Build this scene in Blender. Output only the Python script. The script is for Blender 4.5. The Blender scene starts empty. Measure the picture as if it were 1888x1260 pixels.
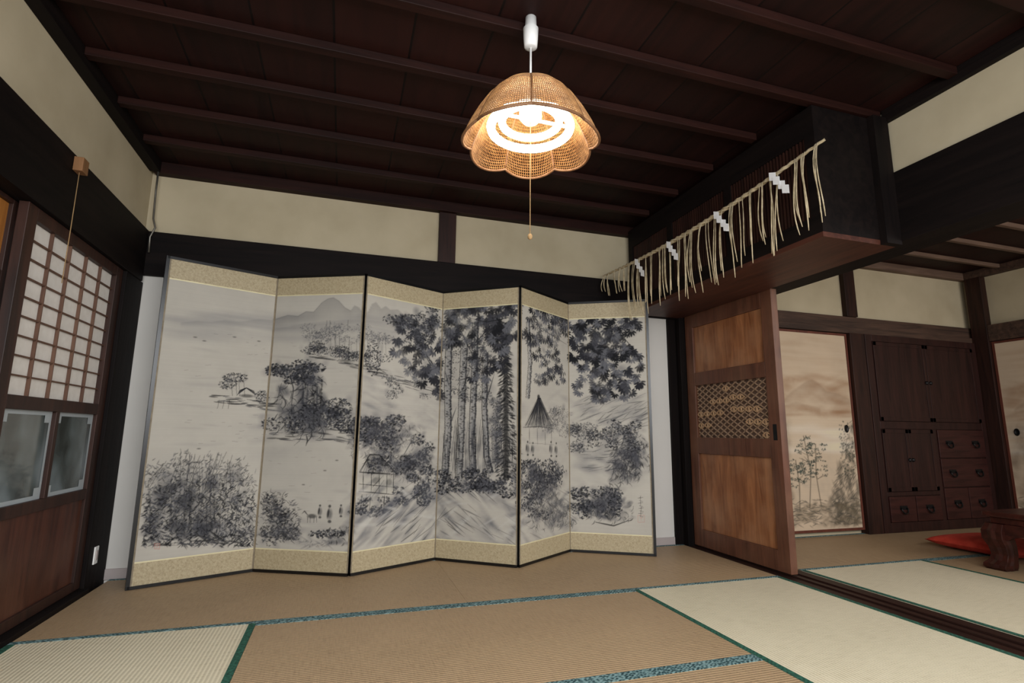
import bpy, bmesh, math, random
import numpy as np
from mathutils import Matrix, Vector
random.seed(7); rng=np.random.default_rng(7)
scene=bpy.context.scene
scene.view_settings.view_transform='Standard'
D=3.70; XL=-1.223; XR=2.587; XN=2.79; XR2=6.07
ZK=1.783; ZB=2.043; ZC=2.424; ZT=2.50
YB=-0.35
# ------------------------------------------------------------ materials
def lin(c):
    return tuple(((v/255)/12.92 if v/255<=0.04045 else ((v/255+0.055)/1.055)**2.4) for v in c)
class NT:
    def __init__(s,name):
        s.m=bpy.data.materials.new(name); s.m.use_nodes=True; s.t=s.m.node_tree; s.n=s.t.nodes
        s.b=s.n['Principled BSDF']; s.out=s.n['Material Output']
    def add(s,typ,**kw):
        n=s.n.new(typ)
        for k,v in kw.items():
            if k in n.inputs: n.inputs[k].default_value=v
            else: setattr(n,k,v)
        return n
    def link(s,a,b): s.t.links.new(a,b)
    def coords(s,scale=(1,1,1),src='Object'):
        tc=s.add('ShaderNodeTexCoord'); mp=s.add('ShaderNodeMapping'); mp.inputs['Scale'].default_value=scale
        s.link(tc.outputs[src],mp.inputs['Vector']); return mp.outputs['Vector']
    def ramp(s,fac,stops):
        r=s.add('ShaderNodeValToRGB'); e=r.color_ramp.elements
        while len(e)<len(stops): e.new(0.5)
        for i,(p,c) in enumerate(stops):
            e[i].position=p; e[i].color=(*lin(c),1)
        s.link(fac,r.inputs['Fac']); return r.outputs['Color']
    def bump(s,h,st,dist=0.01):
        b=s.add('ShaderNodeBump'); b.inputs['Strength'].default_value=st; b.inputs['Distance'].default_value=dist
        s.link(h,b.inputs['Height']); s.link(b.outputs['Normal'],s.b.inputs['Normal'])
def wood(name,dark,light,scale=(1,1,1),rough=.55,bump=.15,spec=.3,axis='z',fade=None):
    t=NT(name); st={'x':(1.2,14,14),'y':(14,1.2,14),'z':(14,14,1.2)}[axis]
    v=t.coords(tuple(a*b for a,b in zip(st,scale)))
    n=t.add('ShaderNodeTexNoise',Scale=1.6,Detail=6.0,Roughness=.6,Distortion=.8); t.link(v,n.inputs['Vector'])
    c=t.ramp(n.outputs['Fac'],[(.3,dark),(.7,light)])
    if fade:
        v2=t.coords((2.5,2.5,2.5)); n2=t.add('ShaderNodeTexNoise',Scale=1.6,Detail=3.0); t.link(v2,n2.inputs['Vector'])
        mr=t.add('ShaderNodeMapRange'); mr.inputs['From Min'].default_value=.42; mr.inputs['From Max'].default_value=.68; mr.inputs['To Max'].default_value=.5; t.link(n2.outputs['Fac'],mr.inputs['Value'])
        mx=t.add('ShaderNodeMix',data_type='RGBA'); t.link(mr.outputs['Result'],mx.inputs[0]); t.link(c,mx.inputs[6]); mx.inputs[7].default_value=(*lin(fade),1); c=mx.outputs[2]
    t.link(c,t.b.inputs['Base Color']); t.b.inputs['Roughness'].default_value=rough
    t.b.inputs['Specular IOR Level'].default_value=spec
    t.bump(n.outputs['Fac'],bump,.004); return t.m
def plain(name,col,rough=.6,var=10,scale=8,bump=0,metal=0,spec=.5):
    t=NT(name); v=t.coords(); n=t.add('ShaderNodeTexNoise',Scale=float(scale),Detail=4.0); t.link(v,n.inputs['Vector'])
    lo=tuple(max(0,a-var) for a in col); hi=tuple(min(255,a+var) for a in col)
    c=t.ramp(n.outputs['Fac'],[(.3,lo),(.7,hi)]); t.link(c,t.b.inputs['Base Color'])
    t.b.inputs['Roughness'].default_value=rough; t.b.inputs['Metallic'].default_value=metal
    t.b.inputs['Specular IOR Level'].default_value=spec
    if bump: t.bump(n.outputs['Fac'],bump,.003)
    return t.m
M={}
for a in 'xyz':
    M['black'+a]=wood('blackened_wood_'+a,(9,6,6),(22,15,13),rough=.65,bump=.35,spec=.12,axis=a)
    M['dark'+a]=wood('dark_brown_wood_'+a,(26,14,11),(52,29,22),rough=.5,bump=.3,spec=.25,axis=a)
    M['door'+a]=wood('worn_brown_door_wood_'+a,(66,38,26),(102,62,44),rough=.45,bump=.3,spec=.4,axis=a,fade=(112,78,58))
M['batten']=wood('ceiling_batten_wood',(22,9,7),(42,20,15),rough=.6,bump=.3,spec=.15,axis='x')
M['panel']=wood('door_panel_wood',(102,58,32),(156,102,64),scale=(.5,1,1.4),rough=.42,bump=.35,spec=.4,fade=(164,122,90))
M['lowpanel']=wood('low_panel_wood',(48,25,19),(84,47,35),scale=(.6,1,1),rough=.4,bump=.2,fade=(96,64,50))
M['shoji_wood']=wood('window_frame_wood',(34,21,17),(60,36,28),rough=.5)
M['kumiko']=wood('lattice_bar_wood',(80,55,44),(106,78,62),rough=.6)
M['weathered']=wood('weathered_beam',(44,32,26),(84,62,50),rough=.7,bump=.4,axis='x')
M['palebatten']=wood('pale_batten',(78,60,50),(112,90,76),rough=.6,axis='x')
M['tansu']=wood('cabinet_wood',(28,14,12),(50,27,23),rough=.45,bump=.2)
M['tansu_red']=wood('cabinet_drawer_wood',(36,17,15),(62,32,28),rough=.4,bump=.2,axis='x')
M['under']=wood('reddish_plank',(48,24,18),(80,44,32),rough=.5,axis='y')
M['fframe']=wood('panel_edge_wood',(70,36,28),(104,56,42),rough=.5)
M['orange']=wood('orange_plank',(130,80,34),(172,114,54),rough=.5)
M['block']=wood('small_block_wood',(112,78,48),(140,100,66),rough=.6)
M['plaster']=plain('beige_plaster',(178,166,140),.9,7,3,.1,spec=.1)
M['white']=plain('white_plaster',(210,206,199),.9,3,2,.03,spec=.1)
M['pale']=plain('pale_baseboard',(172,160,156),.6,5,5)
M['lacquer']=plain('black_lacquer',(10,10,11),.3,3,5)
M['iron']=plain('black_iron',(26,25,26),.45,5,30,metal=.6)
M['steel']=plain('dull_metal',(120,116,108),.4,10,30,metal=.8)
M['paper']=plain('white_paper',(240,240,240),.8,4,4)
M['plastic']=plain('white_plastic',(232,230,226),.4,2,4)
M['rope']=plain('rice_straw',(170,154,122),.8,26,30,.2)
M['string']=plain('tan_cord',(150,120,80),.8,10,30)
M['gold']=plain('gold_edge',(204,194,156),.5,8,20,metal=.1)
M['bind']=plain('edge_binding',(122,110,90),.7,12,40)
M['red']=plain('red_cloth',(170,44,26),.8,14,20,.2)
M['tablewood']=wood('carved_table_wood',(34,14,11),(64,29,22),rough=.35,axis='x')
M['canerib']=plain('lamp_cane_rib',(112,76,46),.55,14,40)
def canemat():
    t=NT('translucent_cane'); v=t.coords(); n=t.add('ShaderNodeTexNoise',Scale=40.0,Detail=4.0); t.link(v,n.inputs['Vector'])
    c=t.ramp(n.outputs['Fac'],[(.3,(134,94,56)),(.7,(176,132,84))]); t.link(c,t.b.inputs['Base Color']); t.b.inputs['Roughness'].default_value=.6
    tr=t.add('ShaderNodeBsdfTranslucent'); t.link(c,tr.inputs['Color']); mx=t.add('ShaderNodeMixShader'); mx.inputs[0].default_value=.12
    t.link(t.b.outputs[0],mx.inputs[1]); t.link(tr.outputs[0],mx.inputs[2]); t.link(mx.outputs[0],t.out.inputs['Surface']); return t.m
M['cane']=canemat()
def shoji():
    t=NT('shoji_paper'); v=t.coords(); n=t.add('ShaderNodeTexNoise',Scale=30.0,Detail=5.0); t.link(v,n.inputs['Vector'])
    c=t.ramp(n.outputs['Fac'],[(.3,(232,227,220)),(.7,(240,236,230))]); t.link(c,t.b.inputs['Base Color']); t.b.inputs['Roughness'].default_value=.9
    tr=t.add('ShaderNodeBsdfTranslucent'); t.link(c,tr.inputs['Color']); mx=t.add('ShaderNodeMixShader'); mx.inputs[0].default_value=.35
    t.link(t.b.outputs[0],mx.inputs[1]); t.link(tr.outputs[0],mx.inputs[2]); t.link(mx.outputs[0],t.out.inputs['Surface']); return t.m
M['shoji']=shoji()
def glass():
    t=NT('old_window_glass'); v=t.coords((1,1.6,1.2)); n=t.add('ShaderNodeTexNoise',Scale=2.6,Detail=2.0); t.link(v,n.inputs['Vector'])
    c=t.ramp(n.outputs['Fac'],[(.38,(56,60,58)),(.5,(84,92,92)),(.62,(116,126,130))]); t.link(c,t.b.inputs['Base Color'])  # mottled greys paint the garden reflection and dim view into the pane
    t.b.inputs['Roughness'].default_value=.06; t.b.inputs['Specular IOR Level'].default_value=1.0; return t.m
M['glass']=glass()
M['frost']=plain('etched_glass_border',(160,168,172),.5,4,6)
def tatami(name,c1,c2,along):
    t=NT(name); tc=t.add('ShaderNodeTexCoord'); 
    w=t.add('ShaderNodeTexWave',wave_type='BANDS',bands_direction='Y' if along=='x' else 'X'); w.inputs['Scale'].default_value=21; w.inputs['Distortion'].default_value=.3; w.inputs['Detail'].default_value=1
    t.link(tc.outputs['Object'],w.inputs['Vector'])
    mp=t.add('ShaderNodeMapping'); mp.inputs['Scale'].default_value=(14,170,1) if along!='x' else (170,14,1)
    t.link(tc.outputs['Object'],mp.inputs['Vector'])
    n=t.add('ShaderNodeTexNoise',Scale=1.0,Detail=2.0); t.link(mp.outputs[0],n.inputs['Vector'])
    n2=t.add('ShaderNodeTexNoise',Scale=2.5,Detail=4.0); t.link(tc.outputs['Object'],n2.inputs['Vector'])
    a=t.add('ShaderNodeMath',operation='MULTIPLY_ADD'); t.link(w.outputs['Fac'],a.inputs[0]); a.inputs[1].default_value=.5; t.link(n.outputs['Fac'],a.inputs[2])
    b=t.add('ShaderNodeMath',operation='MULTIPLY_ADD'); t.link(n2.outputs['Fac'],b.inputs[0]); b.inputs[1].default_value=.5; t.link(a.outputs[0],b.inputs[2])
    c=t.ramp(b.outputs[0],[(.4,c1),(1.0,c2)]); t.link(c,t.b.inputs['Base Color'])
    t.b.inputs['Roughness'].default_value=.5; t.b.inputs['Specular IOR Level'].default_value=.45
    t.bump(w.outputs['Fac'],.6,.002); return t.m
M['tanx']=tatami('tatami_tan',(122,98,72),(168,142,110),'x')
M['sheen_pale_y']=tatami('tatami_sheen_pale',(170,158,130),(216,205,178),'y')  # same rush as the tan mats; directional sheen is put into this paler colour
def heri(name,c1,c2,c3,sc=1):
    t=NT(name); v=t.coords((sc,sc,sc)); vo=t.add('ShaderNodeTexVoronoi'); vo.inputs['Scale'].default_value=95; t.link(v,vo.inputs['Vector'])
    ck=t.add('ShaderNodeTexChecker'); ck.inputs['Scale'].default_value=110; t.link(v,ck.inputs['Vector'])
    a=t.add('ShaderNodeMath',operation='MULTIPLY_ADD'); t.link(ck.outputs['Fac'],a.inputs[0]); a.inputs[1].default_value=.25; t.link(vo.outputs['Distance'],a.inputs[2])
    c=t.ramp(a.outputs[0],[(.15,c1),(.5,c2),(.85,c3)]); t.link(c,t.b.inputs['Base Color']); t.b.inputs['Roughness'].default_value=.8; return t.m
M['heri_blue']=heri('tatami_border_teal',(5,28,32),(24,62,66),(118,146,146))
M['heri_green']=heri('tatami_border_green',(5,40,30),(14,66,50),(36,92,74))
def brocade():
    t=NT('gold_brocade'); v=t.coords(); vo=t.add('ShaderNodeTexVoronoi',feature='DISTANCE_TO_EDGE'); vo.inputs['Scale'].default_value=120; t.link(v,vo.inputs['Vector'])
    n=t.add('ShaderNodeTexNoise',Scale=80.0,Detail=3.0); t.link(v,n.inputs['Vector'])
    a=t.add('ShaderNodeMath',operation='ADD'); t.link(vo.outputs['Distance'],a.inputs[0]); t.link(n.outputs['Fac'],a.inputs[1])
    c=t.ramp(a.outputs[0],[(.4,(146,132,102)),(.62,(164,150,120)),(.9,(174,161,132))]); t.link(c,t.b.inputs['Base Color']); t.b.inputs['Roughness'].default_value=.6; return t.m
M['brocade']=brocade()
def painted():
    t=NT('painted_silk'); at=t.add('ShaderNodeAttribute',attribute_name='paint'); t.link(at.outputs['Color'],t.b.inputs['Base Color'])
    t.b.inputs['Roughness'].default_value=.85; t.b.inputs['Specular IOR Level'].default_value=.15; return t.m
M['painted']=painted()
def ceilmat(name,c1,c2):
    t=NT(name); tc=t.add('ShaderNodeTexCoord'); sp=t.add('ShaderNodeSeparateXYZ'); t.link(tc.outputs['Object'],sp.inputs[0])
    mu=t.add('ShaderNodeMath',operation='MULTIPLY'); t.link(sp.outputs['X'],mu.inputs[0]); mu.inputs[1].default_value=1/.32
    fl=t.add('ShaderNodeMath',operation='FLOOR'); t.link(mu.outputs[0],fl.inputs[0])
    wn=t.add('ShaderNodeTexWhiteNoise',noise_dimensions='1D'); t.link(fl.outputs[0],wn.inputs['W'])
    mp=t.add('ShaderNodeMapping'); mp.inputs['Scale'].default_value=(12,1,1); t.link(tc.outputs['Object'],mp.inputs['Vector'])
    n=t.add('ShaderNodeTexNoise',Scale=1.5,Detail=6.0,Distortion=1.0); t.link(mp.outputs[0],n.inputs['Vector'])
    a=t.add('ShaderNodeMath',operation='MULTIPLY_ADD'); t.link(wn.outputs['Value'],a.inputs[0]); a.inputs[1].default_value=.5; t.link(n.outputs['Fac'],a.inputs[2])
    fr=t.add('ShaderNodeMath',operation='FRACT'); t.link(mu.outputs[0],fr.inputs[0])
    lt=t.add('ShaderNodeMath',operation='GREATER_THAN'); t.link(fr.outputs[0],lt.inputs[0]); lt.inputs[1].default_value=.03
    m2=t.add('ShaderNodeMath',operation='MULTIPLY'); t.link(a.outputs[0],m2.inputs[0]); t.link(lt.outputs[0],m2.inputs[1])
    c=t.ramp(m2.outputs[0],[(.2,c1),(.95,c2)]); t.link(c,t.b.inputs['Base Color']); t.b.inputs['Roughness'].default_value=.6; t.b.inputs['Specular IOR Level'].default_value=.2; return t.m
M['ceil']=ceilmat('ceiling_boards',(12,4,3),(40,16,12))
def bulb():
    t=NT('glowing_tube'); t.b.inputs['Base Color'].default_value=(1,1,1,1); t.b.inputs['Emission Color'].default_value=(1,.88,.68,1); t.b.inputs['Emission Strength'].default_value=20; return t.m
M['bulb']=bulb()
# ------------------------------------------------------------ object helpers
WL={}
def mk(name,verts,faces,mat,loc=(0,0,0),parent=None,bevel=0,smooth=False,local=False):
    me=bpy.data.meshes.new(name)
    if not local: verts=[(v[0]-loc[0],v[1]-loc[1],v[2]-loc[2]) for v in verts]
    me.from_pydata(verts,[],faces); me.update()
    ob=bpy.data.objects.new(name,me); scene.collection.objects.link(ob)
    if mat: me.materials.append(mat)
    if smooth:
        for p in me.polygons: p.use_smooth=True
    place(ob,loc,parent)
    if bevel:
        b=ob.modifiers.new('bevel','BEVEL'); b.width=bevel; b.segments=2; b.limit_method='ANGLE'
    return ob
def place(ob,loc,parent):
    WL[ob.name]=Vector(loc)
    if parent is not None:
        ob.parent=parent; ob.location=Vector(loc)-WL[parent.name]
    else: ob.location=loc
def bx(x0,x1,y0,y1,z0,z1):
    v=[(x,y,z) for x in (x0,x1) for y in (y0,y1) for z in (z0,z1)]
    return v,[(0,1,3,2),(4,6,7,5),(0,4,5,1),(2,3,7,6),(0,2,6,4),(1,5,7,3)]
def boxes(name,lst,mat,parent=None,bevel=0,loc=None,local=False):
    V=[];Fc=[]
    for b in lst:
        v,f=bx(*b) if len(b)==6 else b
        o=len(V); V+=v; Fc+=[tuple(i+o for i in q) for q in f]
    if loc is None:
        xs=[v[0] for v in V]; ys=[v[1] for v in V]; zs=[v[2] for v in V]
        loc=((min(xs)+max(xs))/2,(min(ys)+max(ys))/2,min(zs))
    return mk(name,V,Fc,mat,loc,parent,bevel,local=local)
def box(name,x0,x1,y0,y1,z0,z1,mat,parent=None,bevel=.002):
    return boxes(name,[(x0,x1,y0,y1,z0,z1)],mat,parent,bevel)
def empty(name,loc,label,cat,group=None,kind=None):
    e=bpy.data.objects.new(name,None); e.empty_display_size=.05; scene.collection.objects.link(e); e.location=loc; WL[e.name]=Vector(loc)
    if kind: e['kind']=kind
    if label: e['label']=label
    if cat: e['category']=cat
    if group: e['group']=group
    return e
def tag(o,label,cat,group=None):
    o['label']=label; o['category']=cat
    if group: o['group']=group
    return o
def struct(o): o['kind']='structure'; return o
tn=[0]
def trim(*a,bevel=.003):
    tn[0]+=1; return struct(box('trim_%d'%tn[0],*a,bevel=bevel))
def tube(name,pts,rad,mat,parent=None,seg=8,closed=False,twist=0,lobes=0,local_loc=None):
    pts=[Vector(p) for p in pts]; n=len(pts); V=[];Fc=[]
    rads=rad if isinstance(rad,(list,tuple)) else [rad]*n
    prev=None
    for i,p in enumerate(pts):
        if closed: t=(pts[(i+1)%n]-pts[i-1]).normalized()
        else: t=(pts[min(i+1,n-1)]-pts[max(i-1,0)]).normalized()
        if prev is None:
            a=Vector((0,0,1)) if abs(t.z)<.9 else Vector((1,0,0)); u=t.cross(a).normalized()
        else: u=(prev-t*prev.dot(t)).normalized()
        prev=u; w=t.cross(u)
        for k in range(seg):
            an=2*math.pi*k/seg+twist*i; r=rads[i]*(1+(.28*math.cos(lobes*(2*math.pi*k/seg)) if lobes else 0))
            V.append(tuple(p+u*math.cos(an)*r+w*math.sin(an)*r))
    m=n if closed else n-1
    for i in range(m):
        for k in range(seg):
            a=i*seg+k; b=i*seg+(k+1)%seg; c=((i+1)%n)*seg+(k+1)%seg; d=((i+1)%n)*seg+k
            Fc.append((a,b,c,d))
    if not closed:
        Fc.append(tuple(range(seg))[::-1]); Fc.append(tuple((n-1)*seg+k for k in range(seg)))
    loc=local_loc or tuple(pts[0])
    return mk(name,V,Fc,mat,loc,parent,smooth=True)
def lathe(name,prof,cx,cy,mat,parent=None,seg=32,axis='z'):
    V=[];Fc=[]
    for r,z in prof:
        for k in range(seg):
            a=2*math.pi*k/seg; V.append((cx+r*math.cos(a),cy+r*math.sin(a),z))
    for i in range(len(prof)-1):
        for k in range(seg):
            Fc.append((i*seg+k,i*seg+(k+1)%seg,(i+1)*seg+(k+1)%seg,(i+1)*seg+k))
    Fc.append(tuple(range(seg))[::-1]); Fc.append(tuple((len(prof)-1)*seg+k for k in range(seg)))
    return mk(name,V,Fc,mat,(cx,cy,prof[0][1]),parent,smooth=True)
# ------------------------------------------------------------ room shell
struct(box('floor',XL-.3,XR2+.3,YB,D+.15,-.12,-.056,M['darkx'],bevel=0))
struct(box('ceiling',XL-.2,XR2+.2,YB,D+.15,ZT,ZT+.06,M['ceil'],bevel=0))
struct(box('wall_back',XL-.15,XR,D,D+.12,-.056,ZK,M['white'],bevel=0))
struct(box('wall_back_upper',XL-.15,XR,D,D+.12,ZK,ZT,M['plaster'],bevel=0))
struct(box('wall_back_adjoining',XR,XR2+.15,D,D+.12,-.056,ZT,M['plaster'],bevel=0))
struct(box('wall_left',XL-.12,XL-.02,YB,D,ZB-.1,ZT,M['plaster'],bevel=0))
struct(box('wall_right',XR+.02,XN-.02,YB,D,2.1,ZT,M['plaster'],bevel=0))
struct(box('wall_adjoining_right',XR2+.02,XR2+.12,YB,D,-.056,ZT,M['plaster'],bevel=0))
trim(XL,XR-.0,D-.035,D,ZK-.02,ZB,M['blackx'])
trim(.59,.715,D-.03,D,ZB+.001,ZC,M['darkz'])
trim(XL,XR,D-.06,D,ZC,ZT-.001,M['batten'])
trim(XL-.02,XL+.04,YB,D-.061,ZC,ZT-.001,M['blacky'])
trim(XL-.12,XL+.012,YB,D-.036,1.72,ZB,M['blacky'])
trim(XL-.12,XL+.006,3.44,D-.002,-.05,1.719,M['blackz'])
trim(XL-.12,XL+.035,YB,3.43,-.05,.022,M['blacky'])
trim(XR-.10,XR,D-.02,D+.0,-.05,ZK-.021,M['blackz'])
trim(XR-.03,XR+.10,3.62,D-.021,-.05,ZK-.002,M['blackz'])
trim(XR,XN,YB,3.60,ZK,2.15,M['blacky'])
trim(XR-.012,XR+.02,YB,1.83,2.43,ZT-.001,M['blacky'])
trim(XR-.04,XN+.0,YB,D-.03,-.05,-.002,M['darky'])
for k,xx in enumerate((XR+.045,XR+.115)):
    trim(xx-.012,xx+.012,YB,D-.1,-.001,.006,M['darky'],bevel=0)
for k in range(-5,5):
    y=1.855+.367*k
    w=.022
    trim(XL+.041,(2.115 if k>0 else XR-.013),y-w,y+w,2.458,ZT-.002,M['batten'])
struct(box('baseboard_back',XL+.001,XR-.101,D-.012,D,-.003,.055,M['pale']))
trim(XN,XR2,D-.06,D,ZK-.02,ZK+.035,M['weathered'])
trim(XN,XR2,D-.035,D,ZK+.036,1.925,M['weathered'])
trim(4.40,4.53,D-.05,D,1.926,ZC,M['darkz'])
trim(4.37,4.54,D-.08,D,-.05,ZK-.021,M['darkz'])
trim(XN,XR2+.02,D-.06,D,ZC,ZT-.001,M['palebatten'])
trim(XR2-.06,XR2+.02,YB,D-.061,ZC,ZT-.001,M['weathered'])
trim(XR2-.06,XR2+.02,3.50,D-.061,-.05,ZC-.001,M['darkz'])
trim(XR2-.05,XR2+.02,YB,3.499,ZK-.02,1.925,M['weathered'])
trim(XR2-.05,XR2+.02,YB,3.499,-.05,.02,M['darky'])
for k in range(0,10):
    y=3.33-.36*k
    trim(XN,XR2-.061,y-.018,y+.018,2.462,ZT-.002,M['palebatten'])
# ------------------------------------------------------------ tatami
def mat_obj(x0,x1,y0,y1,along,room):
    g=.0006
    main=M['tanx'] if along=='x' else M['sheen_pale_y']  # mats lying along y get the tone with sheen painted in
    e=empty('tatami_mat',((x0+x1)/2,(y0+y1)/2,-.055),
      ('tan woven rush tatami mat with dark teal patterned cloth borders' if along=='x' else 'rush tatami mat painted paler for sheen, with green cloth borders'),
      'tatami mat',room)
    boxes('rush_surface',[(x0+g,x1-g,y0+g,y1-g,-.055,0)],main,e,loc=((x0+x1)/2,(y0+y1)/2,-.055))
    bw=.028
    if along=='x': L=[(x0+g,x1-g,y0+g,y0+bw,-.001,.0018),(x0+g,x1-g,y1-bw,y1-g,-.001,.0018)]
    else: L=[(x0+g,x0+bw,y0+g,y1-g,-.001,.0018),(x1-bw,x1-g,y0+g,y1-g,-.001,.0018)]
    for b in L: boxes('cloth_border',[b],M['heri_blue'] if along=='x' else M['heri_green'],e)
G1='tatami mats of the main room'; G2='tatami mats of the adjoining room'
XE=XR-.042
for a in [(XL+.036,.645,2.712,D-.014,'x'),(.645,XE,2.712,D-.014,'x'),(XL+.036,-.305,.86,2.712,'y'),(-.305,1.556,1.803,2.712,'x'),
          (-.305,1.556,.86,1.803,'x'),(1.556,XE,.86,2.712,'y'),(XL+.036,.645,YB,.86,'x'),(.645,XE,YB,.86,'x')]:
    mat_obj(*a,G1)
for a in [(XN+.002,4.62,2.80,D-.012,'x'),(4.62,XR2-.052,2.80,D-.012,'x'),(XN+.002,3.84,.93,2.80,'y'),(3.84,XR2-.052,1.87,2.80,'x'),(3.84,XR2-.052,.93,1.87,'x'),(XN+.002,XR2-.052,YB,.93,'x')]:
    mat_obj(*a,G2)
# ------------------------------------------------------------ painter
TONES=[(34,34,36),(48,48,51),(68,68,72),(94,94,97)]
class Canvas:
    def __init__(s,w,h,base,mapf,K):
        s.w,s.h,s.K=w,h,K; s.map=mapf
        s.noise=s.mkn()
        s.base=np.ones((h,w,3))*np.array(lin(base)); s.a=s.base.copy()
        s.tex=(1+.08*(s.mkn()-.5))[...,None]*(1+.04*(rng.random((h,1))-.5))[...,None]
    def finish(s,pw):
        r=np.clip(s.a/s.base,0,1.3); s.a=np.clip(s.base*np.where(r<1,r**pw,r)*s.tex,0,1)
        return s.a
    def mkn(s):
        out=np.zeros((s.h,s.w)); amp=1; tot=0
        for c in (60,28,13,6,3):
            gh,gw=s.h//c+3,s.w//c+3; g=rng.random((gh,gw))
            yy=np.arange(s.h)/c; xx=np.arange(s.w)/c; yi=yy.astype(int); xi=xx.astype(int); fy=(yy-yi)[:,None]; fx=(xx-xi)[None]
            fy=fy*fy*(3-2*fy); fx=fx*fx*(3-2*fx)
            v=(g[yi][:,xi]*(1-fy)*(1-fx)+g[yi+1][:,xi]*fy*(1-fx)+g[yi][:,xi+1]*(1-fy)*fx+g[yi+1][:,xi+1]*fy*fx)
            out+=v*amp; tot+=amp; amp*=.6
        out/=tot; return np.clip((out-.5)*2.2+.5,0,1)
    def dab(s,x,y,rx,ry=None,ang=0,d=.8,col=(36,36,39),soft=.5,noise=0):
        p=s.map(x,y)
        if p is None: return
        cx,cy=p; ry=rx if ry is None else ry; rx=max(rx*s.K,.75); ry=max(ry*s.K,.75); Rr=max(rx,ry)+1
        x0,x1=max(0,int(cx-Rr)),min(s.w,int(cx+Rr)+2); y0,y1=max(0,int(cy-Rr)),min(s.h,int(cy+Rr)+2)
        if x0>=x1 or y0>=y1: return
        Y,X=np.mgrid[y0:y1,x0:x1]; X=X-cx; Y=Y-cy; c,sn=math.cos(ang),math.sin(ang)
        q=np.sqrt(((X*c+Y*sn)/rx)**2+((-X*sn+Y*c)/ry)**2)
        m=np.clip((1-q)/soft,0,1)*d
        if noise: m=m*np.clip(1-noise+noise*2*s.noise[y0:y1,x0:x1],0,1.2)
        m=np.clip(m,0,1)[...,None]
        s.a[y0:y1,x0:x1]=s.a[y0:y1,x0:x1]*(1-m)+np.array(lin(col))*m
    def line(s,pts,w,d=.7,col=None,taper=True,jit=0):
        if col is None: col=random.choice(TONES[:3])
        L=[0]
        for a,b in zip(pts,pts[1:]): L.append(L[-1]+math.hypot(b[0]-a[0],b[1]-a[1]))
        n=max(2,int(L[-1]/max(.6 if s.K<10 else .004,w*.35)))
        xs=np.interp(np.linspace(0,L[-1],n),L,[p[0] for p in pts]); ys=np.interp(np.linspace(0,L[-1],n),L,[p[1] for p in pts])
        for i in range(n):
            t=i/(n-1); r=w/2*((.35+.65*math.sin(math.pi*min(1,.15+.85*t))) if taper else 1)
            s.dab(xs[i]+random.uniform(-jit,jit),ys[i]+random.uniform(-jit,jit),r,r,0,d*.75,col)
    def poly(s,top,base,d,col=(90,92,98),fade=1.0):
        x=top[0][0]
        while x<=top[-1][0]:
            yt=float(np.interp(x,[p[0] for p in top],[p[1] for p in top])); y=yt
            while y<base:
                f=1-(y-yt)/(base-yt)*fade
                s.dab(x,y,2.6,2.6,0,d*f*.28,col,1); y+=2.2
            x+=2.2
    def foliage(s,cx,cy,rx,ry,n,size,d,col=None,wash=.35):
        if wash:
            for _ in range(max(4,int(rx*ry/45))): s.dab(cx+random.uniform(-1,1)*rx,cy+random.uniform(-1,1)*ry,size*4.2,size*3.2,random.random()*3,wash*random.uniform(.25,.8),(96,96,99),1,.6)
        for _ in range(int(n*1.15)):
            r=math.sqrt(random.random()); a=random.random()*6.283
            c=col or random.choice(TONES)
            s.dab(cx+rx*r*math.cos(a),cy+ry*r*math.sin(a),size*random.uniform(.6,1.3),size*random.uniform(.4,.75),random.uniform(-1,1),d*random.uniform(.55,1.1),c,.4)
    def leaf(s,x,y,r,d):
        a0=random.uniform(.2,2.9)
        c=random.choice([(40,40,43),(54,54,58),(76,76,80),(104,104,107)])
        s.dab(x+math.cos(a0)*r*.42,y+math.sin(a0)*r*.42,r*.5,r*.42,a0,d*.7,c,.7,.3)
        for k in range(6):
            a=a0+(k-2.5)*.5; l=r*(1-.10*abs(k-2.5))
            s.dab(x+math.cos(a)*l*.6,y+math.sin(a)*l*.6,l*.5,l*.19,a,d,c,.4,.3)
        s.line([(x,y),(x+math.cos(a0)*r*.95,y+math.sin(a0)*r*.95)],1.0,.55,(28,28,30))
        s.line([(x,y),(x+math.cos(a0+.7)*r*.8,y+math.sin(a0+.7)*r*.8)],.8,.45,(28,28,30))
    def rock(s,x,y,w,h,d):
        for _ in range(int(w*h/80)+8):
            s.dab(x+random.uniform(-.48,.48)*w,y+random.uniform(-.48,.48)*h,w*.22,h*.15,random.uniform(-.9,.9),d*random.uniform(.2,.7),(84,84,88),.95,.6)
        for _ in range(int(w*h/70)+6):
            px=x+random.uniform(-.5,.5)*w; py=y+random.uniform(-.5,.5)*h; a=random.choice([1.2,1.9,.5,2.4])+random.uniform(-.3,.3); l=random.uniform(.1,.3)*h
            s.line([(px,py),(px+math.cos(a)*l*.5,py+math.sin(a)*l*.5),(px+math.cos(a+.3)*l,py+math.sin(a+.3)*l)],random.uniform(1.4,4.4),d*random.uniform(.5,1.1))
BOTS=[(240,1088),(468,1055),(643,1063),(800,1030),(955,1047),(1045,1015),(1204,1026)]
TPH=[(303,473),(507,512),(670,507),(812,538),(962,528),(1050,558),(1200,555)]
NX,NZ=190,520; HS=1.82; PZ0,PZ1=.135,1.685
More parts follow.
